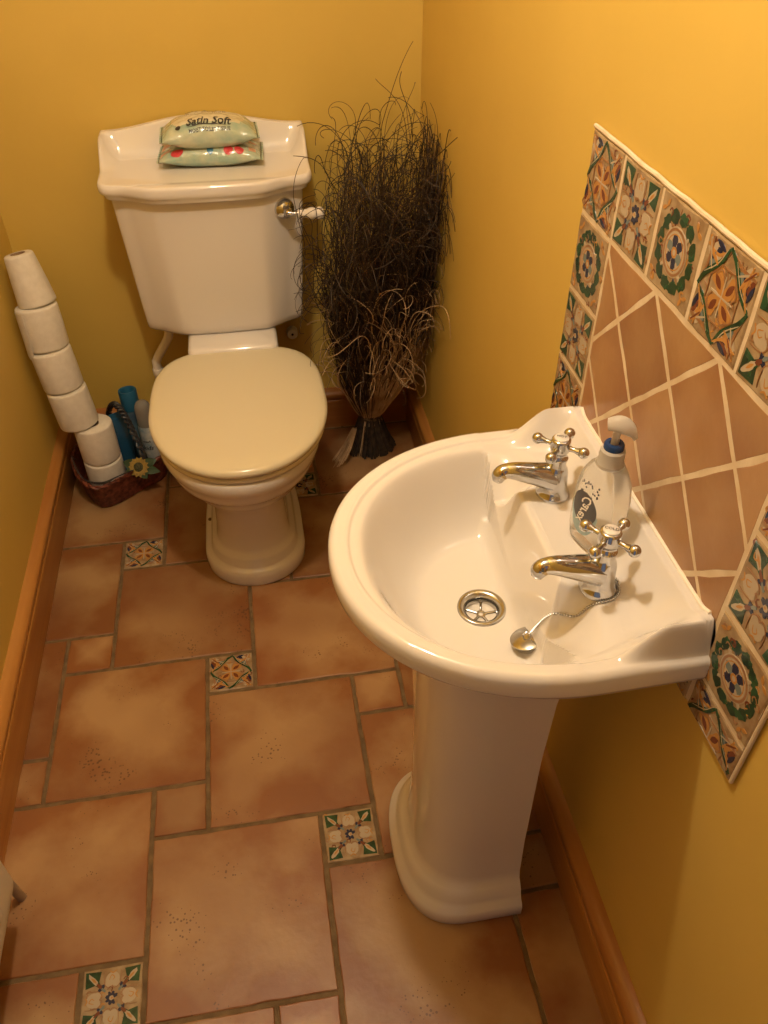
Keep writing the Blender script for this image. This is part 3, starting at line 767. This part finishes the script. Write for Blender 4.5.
t1, o1, s1 = pack('wet_wipes_pack', 'pale green wipes pack with red and blue round prints, under the other pack', .550, 1.690, zl, .124, .060, .052, -.05,
    lambda a, b: 1 if abs(a) < .5 and b > -.35 else (2 if abs(a+.82) < .1 and math.sin(b*9) > .2 or abs(a-.80) < .07 and math.sin(b*8) > .3 else 0), [teal, aqua, org], 3.3, 'wipes packs on the cistern lid')
def blob(mb, s, a, b, ra, rb, m, off=.0012, n=5):
    vs = [s(a, b, True, off)]; k = 20; fs = []
    for r in range(1, n+1):
        for i in range(k): vs.append(s(a+ra*r/n*math.cos(2*PI*i/k), b+rb*r/n*math.sin(2*PI*i/k), True, off))
    fs = [[0, 1+i, 1+(i+1) % k] for i in range(k)]
    for r in range(n-1): fs += [[1+r*k+i, 1+(r+1)*k+i, 1+(r+1)*k+(i+1) % k, 1+r*k+(i+1) % k] for i in range(k)]
    mb.add(vs, fs, m)
for a_, ra_, m_ in ((-.60,.12,red), (.02,.06,blu), (.36,.09,red), (.56,.09,red)):
    mb = MB(); blob(mb, s1, a_, -.82, ra_, .13, 0); mb.build('round_print', m_, o1, flip=False)
t2, o2, s2 = pack('wet_wipes_pack', 'cream and green wet wipes pack lettered in black, lying on top of the other pack', .552, 1.686, zl+.042, .115, .060, .064, .02,
    lambda a, b: 1 if (abs(a) < .72-.25*max(0, -b-.2) and b > -.62) else 0, [teal, cream_f], 8.1, 'wipes packs on the cistern lid')
mb = MB()
text_mb(mb, 'Satin Soft', .36, lambda a, b: s2(a*.64+.0, -.60+b*1.35, True, .0016), shear=.3, bold=.008)
text_mb(mb, 'MOIST TOILET TISSUE', .17, lambda a, b: s2(a*.50+.02, -.885+b*.7, True, .0016), bold=.003)
vs = []; fs = []
for i in range(17):
    a = -.42+.80*i/16; b = -.790+.02*math.sin(i/16*PI)
    vs += [s2(a, b, True, .0017), s2(a, b+.035*math.sin(PI*(i+.5)/17), True, .0017)]
for i in range(16): fs.append([2*i, 2*i+2, 2*i+3, 2*i+1])
mb.add(vs, fs)
blob(mb, s2, -.60, -.70, .055, .09, 0, .0016)
mb.build('lettering', ink, o2, flip=False)
mb = MB()
text_mb(mb, 'MOIST TOILET TISSUE', .16, lambda a, b: s2(a*.62-.10, .15+b*.9, True, .0016)); text_mb(mb, 'Satin Soft', .30, lambda a, b: s2(a*.6-.15, .48+b*.9, True, .0016), shear=.35)
mb.build('lettering', ink, o2, flip=False)

# ------------------------------------------------------------------ toilet rolls: stack leaning into the corner
paper = add_noise(mat('toilet_paper', (.88,.83,.74), .85), (.66,.62,.55), (.72,.68,.61), 60, bump=.5, bscale=220, dist=.001)
card = mat('cardboard_core', (.30,.2,.12), .9)
def make_roll(r=.0530, h=.110, taper=0.0):
    t = thing('toilet_roll', None, 'toilet roll', (0,0,0), 'toilet rolls stacked in the basket', local=True)
    n = 64
    def prof_r(a):                                                # last sheet makes a small step round the roll
        return r-.0012*(a/(2*PI))
    mb = MB(); rings = []
    for z, d in ((0,.030),(0,.003),(.002,.0008),(.006,0),(.055,-.0004),(.104,0),(.108,.0008),(.110,.003),(.110,.030)):
        rings.append([((prof_r(2*PI*i/n)-d-taper*z if d < .02 else .0180)*math.cos(2*PI*i/n), (prof_r(2*PI*i/n)-d-taper*z if d < .02 else .0180)*math.sin(2*PI*i/n), z*h/.110) for i in range(n)])
    rings.append([(.0180*math.cos(2*PI*i/n), .0180*math.sin(2*PI*i/n), 0) for i in range(n)])
    mb.loft(rings); mb.build('paper', paper, t, sharp=50)
    mb = MB(); mb.lathe([(.0182,.001),(.0182,h+.0006),(.0170,h+.0006),(.0170,.001),(.0182,.001)], (0,0,0), n=40, cap=False); c = mb.build('core', card, t, sharp=50); c.data.polygons
    return t
ro = make_roll(); top_roll = make_roll(.0485, .126, .115)
# (centre of the bottom face x, y, z), lean dx/dz, dy/dz, label
stack = [((.137,1.566,.016),.0,-.03,'bottom toilet roll of the stack, mostly sunk in the wicker basket'),
         ((.137,1.565,.127),-.02,.03,'toilet roll second from the bottom, leaning just above the basket rim'),
         ((.101,1.576,.238),-.10,.06,'toilet roll third from the bottom of the stack, jutting out to the left'),
         ((.085,1.590,.349),-.10,.10,'toilet roll third from the top of the leaning stack'),
         ((.072,1.609,.460),-.06,.14,'toilet roll second from the top, its loose paper end hanging down'),
         ((.071,1.632,.5695),-.15,.19,'topmost toilet roll, narrow and half used, its cardboard core showing')]
for k, (p, lx_, ly_, lab_) in enumerate(stack):
    if k == 0: r_ = ro
    elif k == 5: r_ = top_roll
    else:
        r_ = ro.copy(); C.objects.link(r_)
        for ch in ro.children:
            c = ch.copy(); C.objects.link(c); c.parent = r_
    if True:
        r_.location = p; d = Vector((lx_, ly_, 1)).normalized()
        r_.rotation_mode = 'QUATERNION'; r_.rotation_quaternion = Vector((0,0,1)).rotation_difference(d) @ Matrix.Rotation(1.3*k, 4, 'Z').to_quaternion()
    r_['label'] = lab_
# loose sheet end on the second roll from the top
p = Vector(stack[4][0]); r2 = [o for o in C.objects if o.get('label') == stack[4][3]][0]
mb = MB(); n = 8; pts = []
for j in range(7):
    z = .104-.112*j/6-(.0); 
    pts.append([(.0534*math.cos(-1.75+.72*i/n), .0534*math.sin(-1.75+.72*i/n)-.0004*j, z-(.012*(1-abs(i/n*2-.9)) if j == 6 else 0)) for i in range(n+1)])
inner = [[(x*.984, y*.984, z) for x, y, z in row] for row in pts]
vs = [q for row in pts for q in row]+[q for row in inner for q in row]; M_ = n+1; K = 7*M_; fs = []
for j in range(6):
    for i in range(n): fs += [[j*M_+i, j*M_+i+1, (j+1)*M_+i+1, (j+1)*M_+i], [K+j*M_+i, K+(j+1)*M_+i, K+(j+1)*M_+i+1, K+j*M_+i+1]]
for i in range(n): fs += [[i, K+i, K+i+1, i+1], [6*M_+i, 6*M_+i+1, K+6*M_+i+1, K+6*M_+i]]
for j in range(6): fs += [[j*M_, (j+1)*M_, K+(j+1)*M_, K+j*M_], [j*M_+n, K+j*M_+n, K+(j+1)*M_+n, (j+1)*M_+n]]
mb.add(vs, fs); r2['local'] = 1; mb.build('loose_sheet', paper, r2, sharp=50); 
for o in list(C.objects):
    if 'local' in o: del o['local']

# ------------------------------------------------------------------ basket
wick = add_noise(mat('dark_red_wicker', (.11,.025,.014), .38), (.06,.012,.008), (.22,.06,.035), 90)
dkrope = add_noise(mat('black_braided_wire', (.02,.02,.022), .4), (.012,.012,.014), (.05,.05,.055), 80)
bask = thing('wicker_basket', 'dark red wicker basket with black handle and sunflower, left of the toilet', 'basket', (.16, 1.62, 0))
bp0 = catmull([(.047,1.585,0),(.072,1.520,0),(.118,1.470,0),(.178,1.495,0),(.24,1.548,0),(.296,1.588,0),(.308,1.64,0),(.29,1.71,0),(.20,1.735,0),(.11,1.735,0),(.052,1.70,0),(.040,1.64,0)], 8, closed=True)
bc = Vector((.17, 1.62, 0))
def bring(f, z, wob=0, ph=0):
    n = len(bp0); return [bc+(p-bc)*(f+wob*math.sin(i*PI/2+ph))+Vector((0,0,z+.012*0)) for i, p in enumerate(bp0)]
mb = MB(); rg = []
rows_ = 26
for k in range(rows_+1):
    z = .003+.083*k/rows_; f = .90+.10*(k/rows_)**.8; rg.append(bring(f+.006*math.sin(k*PI), z, .011*(1 if k % 2 else -1), 0))
rg2 = [bring(.86+.10*(k/rows_), .006+.08*k/rows_) for k in range(rows_, -1, -6)]
mb.loft(rg+rg2, cap0=True, cap1=True)
mb.build('woven_body', wick, bask, sharp=80)
mb = MB(); n = len(bp0); 
for ph in (0, PI):
    pts = [bc+(p-bc)*(1.0+.014*math.sin(i*.9+ph))+Vector((0,0,.088+.0035*math.cos(i*.9+ph))) for i, p in enumerate(bp0)]; pts.append(pts[0]); mb.tube(pts, .0045, 8)
mb.build('rim', wick, bask)
mb = MB()                                                         # arched handle, twisted strands
for ph in (0, 2.1, 4.2):
    pts = []
    for i in range(60):
        t = i/59; a = PI*t
        c = Vector((.258-.125*t, 1.545+.195*t, .085+.155*math.sin(a)**.8 if 0 < t < 1 else .085)); pts.append(c+Vector((.0055*math.cos(i*.8+ph), .0045*math.cos(i*.8+ph), .0055*math.sin(i*.8+ph))))
    mb.tube(pts, .0036, 8)
mb.build('handle', dkrope, bask)
mb = MB()
for ph in (0, 1.5, 3.4):
    pts = catmull([(.055+.004*math.cos(ph),1.60,.10), (.058,1.555,.125+.01*math.sin(ph)), (.085,1.500,.105), (.135,1.478-.003*math.cos(ph),.095+.004*math.sin(ph)), (.185,1.488,.108), (.222,1.520,.10)], 10); mb.tube(pts, .0016, 6)
mb.build('loose_wire', dkrope, bask)
petal = mat('sunflower_petal', (.33,.22,.04), .6); seed = add_noise(mat('sunflower_centre', (.05,.05,.02), .8), (.02,.025,.01), (.10,.09,.03), 300); leafm = mat('dark_green_leaf', (.025,.06,.02), .5)
fc = Vector((.236, 1.533, .098)); fn = Vector((-.15,-.75,.65)).normalized(); fu = fn.cross(Vector((0,0,1))).normalized(); fv = fn.cross(fu)
mb = MB()
for ring_, (n_, L_, w_, zz) in enumerate(((14,.030,.0048,.001),(14,.026,.0045,.004))):
    for k in range(n_):
        a = 2*PI*k/n_+ring_*.22; d = fu*math.cos(a)+fv*math.sin(a); e = fn.cross(d); ps = []
        for i in range(6): t = i/5; ps.append((fc+d*(.010+(L_-.010)*t)+fn*(zz+.003*math.sin(t*2.5)), w_*math.sin(PI*(.15+.85*t))**.8+.0002))
        up_ = [p+e*w+fn*.0006 for p, w in ps]+[p-e*w+fn*.0006 for p, w in ps[::-1]]; dn = [q-fn*.0012 for q in up_]; m_ = len(up_)
        mb.add(up_+dn, [list(range(m_)), [2*m_-1-i for i in range(m_)]]+[[i, m_+i, m_+(i+1) % m_, (i+1) % m_] for i in range(m_)], 0)
fl_ = mb.build('sunflower', petal, bask, smooth=False)
mb = MB(); mb.lathe([(.0001,-.002),(.0145,-.002),(.0155,.003),(.013,.007),(.007,.0095),(.0001,.010)], fc, fn, n=28); mb.build('flower_centre', seed, fl_)
mb = MB()
for (ax_, L_, w_) in ((-2.7,.055,.014),(2.95,.062,.013),(.5,.045,.014),(-.3,.05,.015),(2.2,.04,.014)):
    d = fu*math.cos(ax_)+fv*math.sin(ax_); e = fn.cross(d); top = []
    for s0 in (1, -1):
        rr_ = range(9) if s0 == 1 else range(8, -1, -1)
        for i in rr_: t = i/8; top.append(fc-fn*.002+d*(L_*t)+e*(s0*w_*math.sin(PI*t)+.0003*s0)+fn*(.004*math.sin(PI*t)))
    dn = [q-fn*.0015 for q in top]; m_ = len(top)
    mb.add(top+dn, [list(range(m_)), [2*m_-1-i for i in range(m_)]]+[[i, m_+i, m_+(i+1) % m_, (i+1) % m_] for i in range(m_)])
mb.build('leaf', leafm, bask, smooth=False)
# cans and bottles standing in the basket
blcap = mat('sky_blue_plastic', (.02,.12,.23), .3); blcan = add_noise(mat('printed_blue_can', (.04,.09,.16), .28), (.015,.045,.10), (.09,.17,.22), 14)
t = thing('aerosol_can', 'aerosol can with a hollow sky blue cap standing at the back of the basket', 'aerosol can', (.222, 1.705, .008))
tl = Vector((-.02,.10,1)).normalized(); o0 = (.226,1.682,.008)
mb = MB(); mb.lathe([(.0001,0),(.0235,0),(.0245,.003),(.0245,.175),(.0235,.180),(.021,.184),(.021,.190)], o0, tl, n=36); mb.build('can', blcan, t, sharp=50)
mb = MB(); mb.lathe([(.0252,.183),(.0262,.186),(.0262,.240),(.0250,.2435),(.0225,.2435),(.0200,.238),(.019,.218),(.0001,.216)], o0, tl, n=36); mb.build('cap', blcap, t, sharp=50)
t = thing('spray_bottle', 'bottle with a clear domed cap and pale label, in the basket beside the toilet', 'bottle', (.262, 1.665, .008))
tl = Vector((-.02,.02,1)).normalized(); o0 = (.266,1.650,.008); grey = mat('clear_grey_cap', (.42,.40,.36), .12, Transmission_Weight=.5, IOR=1.3); lb_ = add_noise(mat('pale_blue_print', (.42,.50,.52), .35), (.22,.32,.40), (.62,.62,.56), 30)
mb = MB(); mb.lathe([(.0001,0),(.0245,0),(.026,.004),(.026,.150),(.0245,.156)], o0, tl, n=36); mb.build('body', lb_, t, sharp=50)
mb = MB(); mb.lathe([(.0248,.155),(.0250,.158),(.0245,.195),(.0235,.210),(.0205,.222),(.0140,.230),(.006,.2335),(.0001,.234)], o0, tl, n=36); mb.build('domed_cap', grey, t, sharp=50)
mb = MB(); q_ = Vector((0,0,1)).rotation_difference(tl)
for wd_, zz, sz in (('kids', .085, .020), ('wash', .108, .012)):
    text_mb(mb, wd_, sz, lambda a, b: Vector(o0)+q_@Vector((.0264*math.sin(a/.0264-.35), -.0264*math.cos(a/.0264-.35), zz+b)), shear=.3, bold=.0003)
bo = [c for c in t.children if c.name.startswith('body')][0]
mb.build('lettering', ink, bo, flip=False)
t = thing('blue_carton', 'flat blue packet standing between the toilet rolls and the aerosol can', 'packet', (.185, 1.665, .008))
mb = MB(); 
def pk(z, w, d, ox=0): return [(.186+ox+x_*math.cos(.5)-y_*math.sin(.5), 1.648+x_*math.sin(.5)+y_*math.cos(.5)+z*.08, .008+z) for x_, y_, _ in rbox(-w, w, -d, d, 0, min(w, d)*.7, 5)]
mb.loft([pk(0,.022,.014), pk(.01,.024,.017), pk(.10,.025,.018), pk(.165,.024,.014), pk(.182,.023,.006)], cap0=True, cap1=True); pkt = mb.build('packet', mat('blue_gloss_film', (.02,.09,.18), .15, Coat_Weight=.6), t, sharp=50)
mb = MB(); mb.loft([pk(.181,.023,.0035), pk(.196,.0235,.0015)], cap0=True, cap1=True); mb.build('crimped_seal', blcap, t, sharp=50)

# ------------------------------------------------------------------ bunch of dried twigs
tw = thing('dried_twig_bunch', 'tall bunch of dark dried curly twigs, tied near its foot, in the corner', 'twig bunch', (.92, 1.66, 0))
dark = add_noise(mat('dark_dried_twig', (.020,.012,.008), .6), (.012,.007,.005), (.045,.025,.013), 30)
tan = add_noise(mat('pale_dried_twig', (.52,.36,.20), .5), (.32,.20,.10), (.66,.48,.29), 20)
AX = Vector((.921, 1.650, 0))
def soft(v, lim, w, up_):
    """ease a coordinate towards a wall it must not cross"""
    if up_: d = v-(lim-w); return v if d <= 0 else lim-w+w*(1-math.exp(-d/w))
    d = (lim+w)-v; return v if d <= 0 else lim+w-w*(1-math.exp(-d/w))
def keep(p):
    wx = .032 if p.z < .15 else .006
    p.x = soft(p.x, W-wx, .03, True); p.y = soft(p.y, D-wx, .03, True)
    p.z = max(p.z, .002)
    return p
def strand(mb, rnd, ph, Rb, Rt, zt, curl, rad, wav, base_z=.002, droop=0, m=0, nseg=34, seg4=4, turn=(1.6, 4.6), fwd_=0):
    ct, st_ = math.cos(ph), math.sin(ph); pts = []
    f1, f2 = rnd.uniform(1.2, 3.2), rnd.uniform(4, 8); p1, p2 = rnd.uniform(0, 6.3), rnd.uniform(0, 6.3); q1 = rnd.uniform(0, 6.3)
    tie = .030*math.sqrt(min(1, Rt/.15+.15)); ztie = .125
    for i in range(nseg+1):
        t = i/nseg; z = base_z+(zt-base_z)*t
        if z < ztie: k = (z/ztie); r = Rb+(tie-Rb)*k**.8
        else: k = (z-ztie)/max(.01, (zt-ztie)); r = tie+(Rt-tie)*(k**.80) if zt > ztie else tie
        kk = max(0, (z-ztie)/.9); w = wav*min(1, kk*1.8)
        x = AX.x+.012*kk+ct*r*1.06+w*math.sin(f1*z*6+p1)+w*.3*math.sin(f2*z*8+p2)
        y = AX.y+st_*r*.88+w*math.cos(f1*z*6+q1)*.9-(fwd_+.07)*kk
        pts.append(Vector((x, y, z)))
    d = (pts[-1]-pts[-2]).normalized(); out = Vector((ct, st_, 0))
    ax_ = (Vector((rnd.uniform(-1,1), rnd.uniform(-1,1), rnd.uniform(-.6,.6)))*.8+Vector((0,0,1)).cross(out)*droop).normalized()
    N_ = 16; step = curl/N_; p = pts[-1].copy(); an = rnd.uniform(*turn)/N_
    for i in range(N_):
        d = Matrix.Rotation(an*(.6+.8*i/N_), 3, ax_) @ d; p = p+d*step; pts.append(p.copy())
    if any(q.x < .79 and q.y > 1.51 and .42 < q.z < .985 or q.x < .70 and q.z > .3 or q.x < .815 and q.y < 1.56 and .75 < q.z < .85 and ph*97 % 1 < .75 or q.x < .775 and q.y > 1.53 and .44 < q.z < .99 for q in pts): return False
    n = len(pts); pts = [keep(q) for q in pts]
    mb.tube(pts, [rad*(1.15-.7*i/n) for i in range(n)], seg4, m); return True
rnd = random.Random(11)
def place(mb, n, rr_, ztr, pr=(0, 2*PI), q0=0.0, fr=None):
    k = 0
    while k < n:
        ph = rnd.uniform(*pr); q = max(q0, math.sqrt(rnd.random())); zt = rnd.uniform(*ztr)
        Rt = q*(.085+.135*min(1, (zt-.2)/.6))
        f = rnd.uniform(.03, .24) if math.cos(ph) < -.2 else rnd.uniform(-.02, .06)
        if fr: f = rnd.uniform(*fr)
        if strand(mb, rnd, ph, q*.066, Rt, zt, rnd.uniform(.07, .24), rnd.uniform(*rr_), rnd.uniform(.008, .030), droop=rnd.choice((0, .8, 1.4)), fwd_=f, base_z=rnd.choice((.002, .09))): k += 1
mb = MB(); place(mb, 400, (.0011, .0018), (.66, .90)); place(mb, 80, (.0011, .0017), (.55, .88), (PI*.85, PI*1.3), .75, (.10, .22)); place(mb, 280, (.0009, .0015), (.40, .78))
for zt, ph, R_ in ((.96, 1.0, .02), (.97, 2.2, .05), (.95, .2, .07)): strand(mb, rnd, ph, .02, R_, zt, .12, .0012, .012)
strand(mb, rnd, .6, .02, .03, 1.03, .12, .0012, .012, turn=(.3, .5))
t_ = mb.build('dark_twigs', dark, tw, flip=False); t_['kind'] = 'stuff'
mid_ = add_noise(mat('brown_dried_twig', (.09,.05,.027), .55), (.045,.025,.015), (.15,.09,.05), 30)
mb = MB(); place(mb, 90, (.0009, .0015), (.45, .88)); place(mb, 90, (.0010, .0016), (.28, .55))
t_ = mb.build('brown_twigs', mid_, tw, flip=False); t_['kind'] = 'stuff'
mb = MB()
for i in range(165):
    ph = rnd.uniform(-PI*.98, .10); q = rnd.uniform(.62, 1.05); zt = rnd.uniform(.26, .58)
    strand(mb, rnd, ph, q*.068, .048+.125*q*(zt/.5)**1.2, zt, rnd.uniform(.06, .22), rnd.uniform(.0010, .0019), rnd.uniform(.012, .036), droop=rnd.choice((0, -.8, .8)), turn=(1.2, 4.5), fwd_=.03, base_z=.002 if i % 7 == 0 else .10)
t_ = mb.build('pale_curled_strands', tan, tw, flip=False); t_['kind'] = 'stuff'
mb = MB()
blackt = add_noise(mat('blackened_twig_ends', (.012,.009,.007), .8), (.006,.005,.004), (.05,.032,.02), 60)
for i in range(220):                                              # chopped foot of the bunch
    ph = rnd.uniform(0, 2*PI); q = math.sqrt(rnd.random()); r0 = q*.080
    mb.tube([(AX.x+.030*q*math.cos(ph), AX.y+.028*q*math.sin(ph), .135), (AX.x+.036*q*math.cos(ph), AX.y+.034*q*math.sin(ph), .11), (AX.x+.056*q*math.cos(ph), AX.y+.05*q*math.sin(ph), .05), (AX.x+r0*math.cos(ph), AX.y+r0*.85*math.sin(ph), .003)], rnd.uniform(.0028, .0042), 5)
t_ = mb.build('cut_stem_ends', blackt, tw, flip=False); t_['kind'] = 'stuff'
mb = MB()
for k in range(5):
    pts = []
    for i in range(41): a = 2*PI*i/40; rr_ = .0335+.0015*math.sin(3*a+k); pts.append((AX.x+rr_*math.cos(a), AX.y+rr_*.92*math.sin(a), .122+.004*k+.004*math.sin(a*2+k*1.3)))
    mb.tube(pts, .0021, 6)
mb.build('tie', mat('brown_tie', (.16,.10,.055), .7), tw)
mb = MB()
for i in range(26):                                               # stray wisp lying beside the foot
    dx, dy = rnd.uniform(-.018, .018), rnd.uniform(-.015, .015)
    mb.tube(catmull([(AX.x-.05+dx*.4, AX.y-.02+dy*.4, .09), (AX.x-.075+dx*.7, AX.y-.045+dy, .045), (AX.x-.105+dx*1.3, AX.y-.075+dy*1.4, max(.006, .014+dx))], 5), .0013, 4)
t_ = mb.build('stray_wisp', tan, tw, flip=False); t_['kind'] = 'stuff'

# ------------------------------------------------------------------ radiator at the left edge
radm = mat('white_radiator_enamel', (.66,.63,.57), .3)
rad = thing('radiator', 'white radiator with a pipe at its corner, at the left edge of view', 'radiator', (.07, .05, .138))
mb = MB(); RY0, RY1, RZ0, RZ1 = -.45, .338, .140, .60
def rr2(x, ins, n=5):
    r = .012; out = []
    for (cy_, cz_, a0) in ((RY1-r-ins, RZ1-r-ins, 0), (RY0+r+ins, RZ1-r-ins, 90), (RY0+r+ins, RZ0+r+ins, 180), (RY1-r-ins, RZ0+r+ins, 270)):
        for i in range(n+1): a = math.radians(a0+90*i/n); out.append((x, cy_+r*math.cos(a), cz_+r*math.sin(a)))
    return out
mb.loft([rr2(.045, .004), rr2(.048, 0), rr2(.098, 0), rr2(.103, .002), rr2(.1055, .006)], cap0=True, cap1=True)
for k in range(14):
    y = RY0+.05+k*.05; mb.box((.103, y, RZ0+.04), (.108, y+.018, RZ1-.04))
mb.build('panel', radm, rad, sharp=40)
for k in (-.33, .2):
    mb = MB(); mb.box((.001, k, .3), (.047, k+.04, .5)); mb.build('wall_bracket', radm, rad, smooth=False)
grp = mat('grey_painted_pipe', (.34,.27,.2), .4)
mb = MB(); mb.tube([(.070,.352,.178), (.070,.365,.10), (.070,.376,.0)], .0085, 16); mb.build('pipe', grp, rad)
mb = MB(); mb.lathe([(.0001,-.014),(.011,-.014),(.013,-.008),(.013,.008),(.011,.014),(.0001,.014)], (.070,.352,.186), (0,0,1), n=24); mb.lathe([(.009,0),(.009,.034)], (.070,.352,.186), (0,-1,0), n=20); mb.build('valve', chrome, rad)

# ------------------------------------------------------------------ ceiling lamp (out of frame, seen in reflections)
lp = thing('ceiling_light', 'pendant lamp holder and bulb hanging from the ceiling', 'light', (LX, LY, CZ))
mb = MB(); mb.lathe([(.0001,0),(.045,0),(.042,-.012),(.02,-.022),(.004,-.026),(.004,-.09),(.018,-.094),(.020,-.125),(.0001,-.126)], (LX, LY, CZ), n=32); mb.build('lamp_holder', radm, lp)
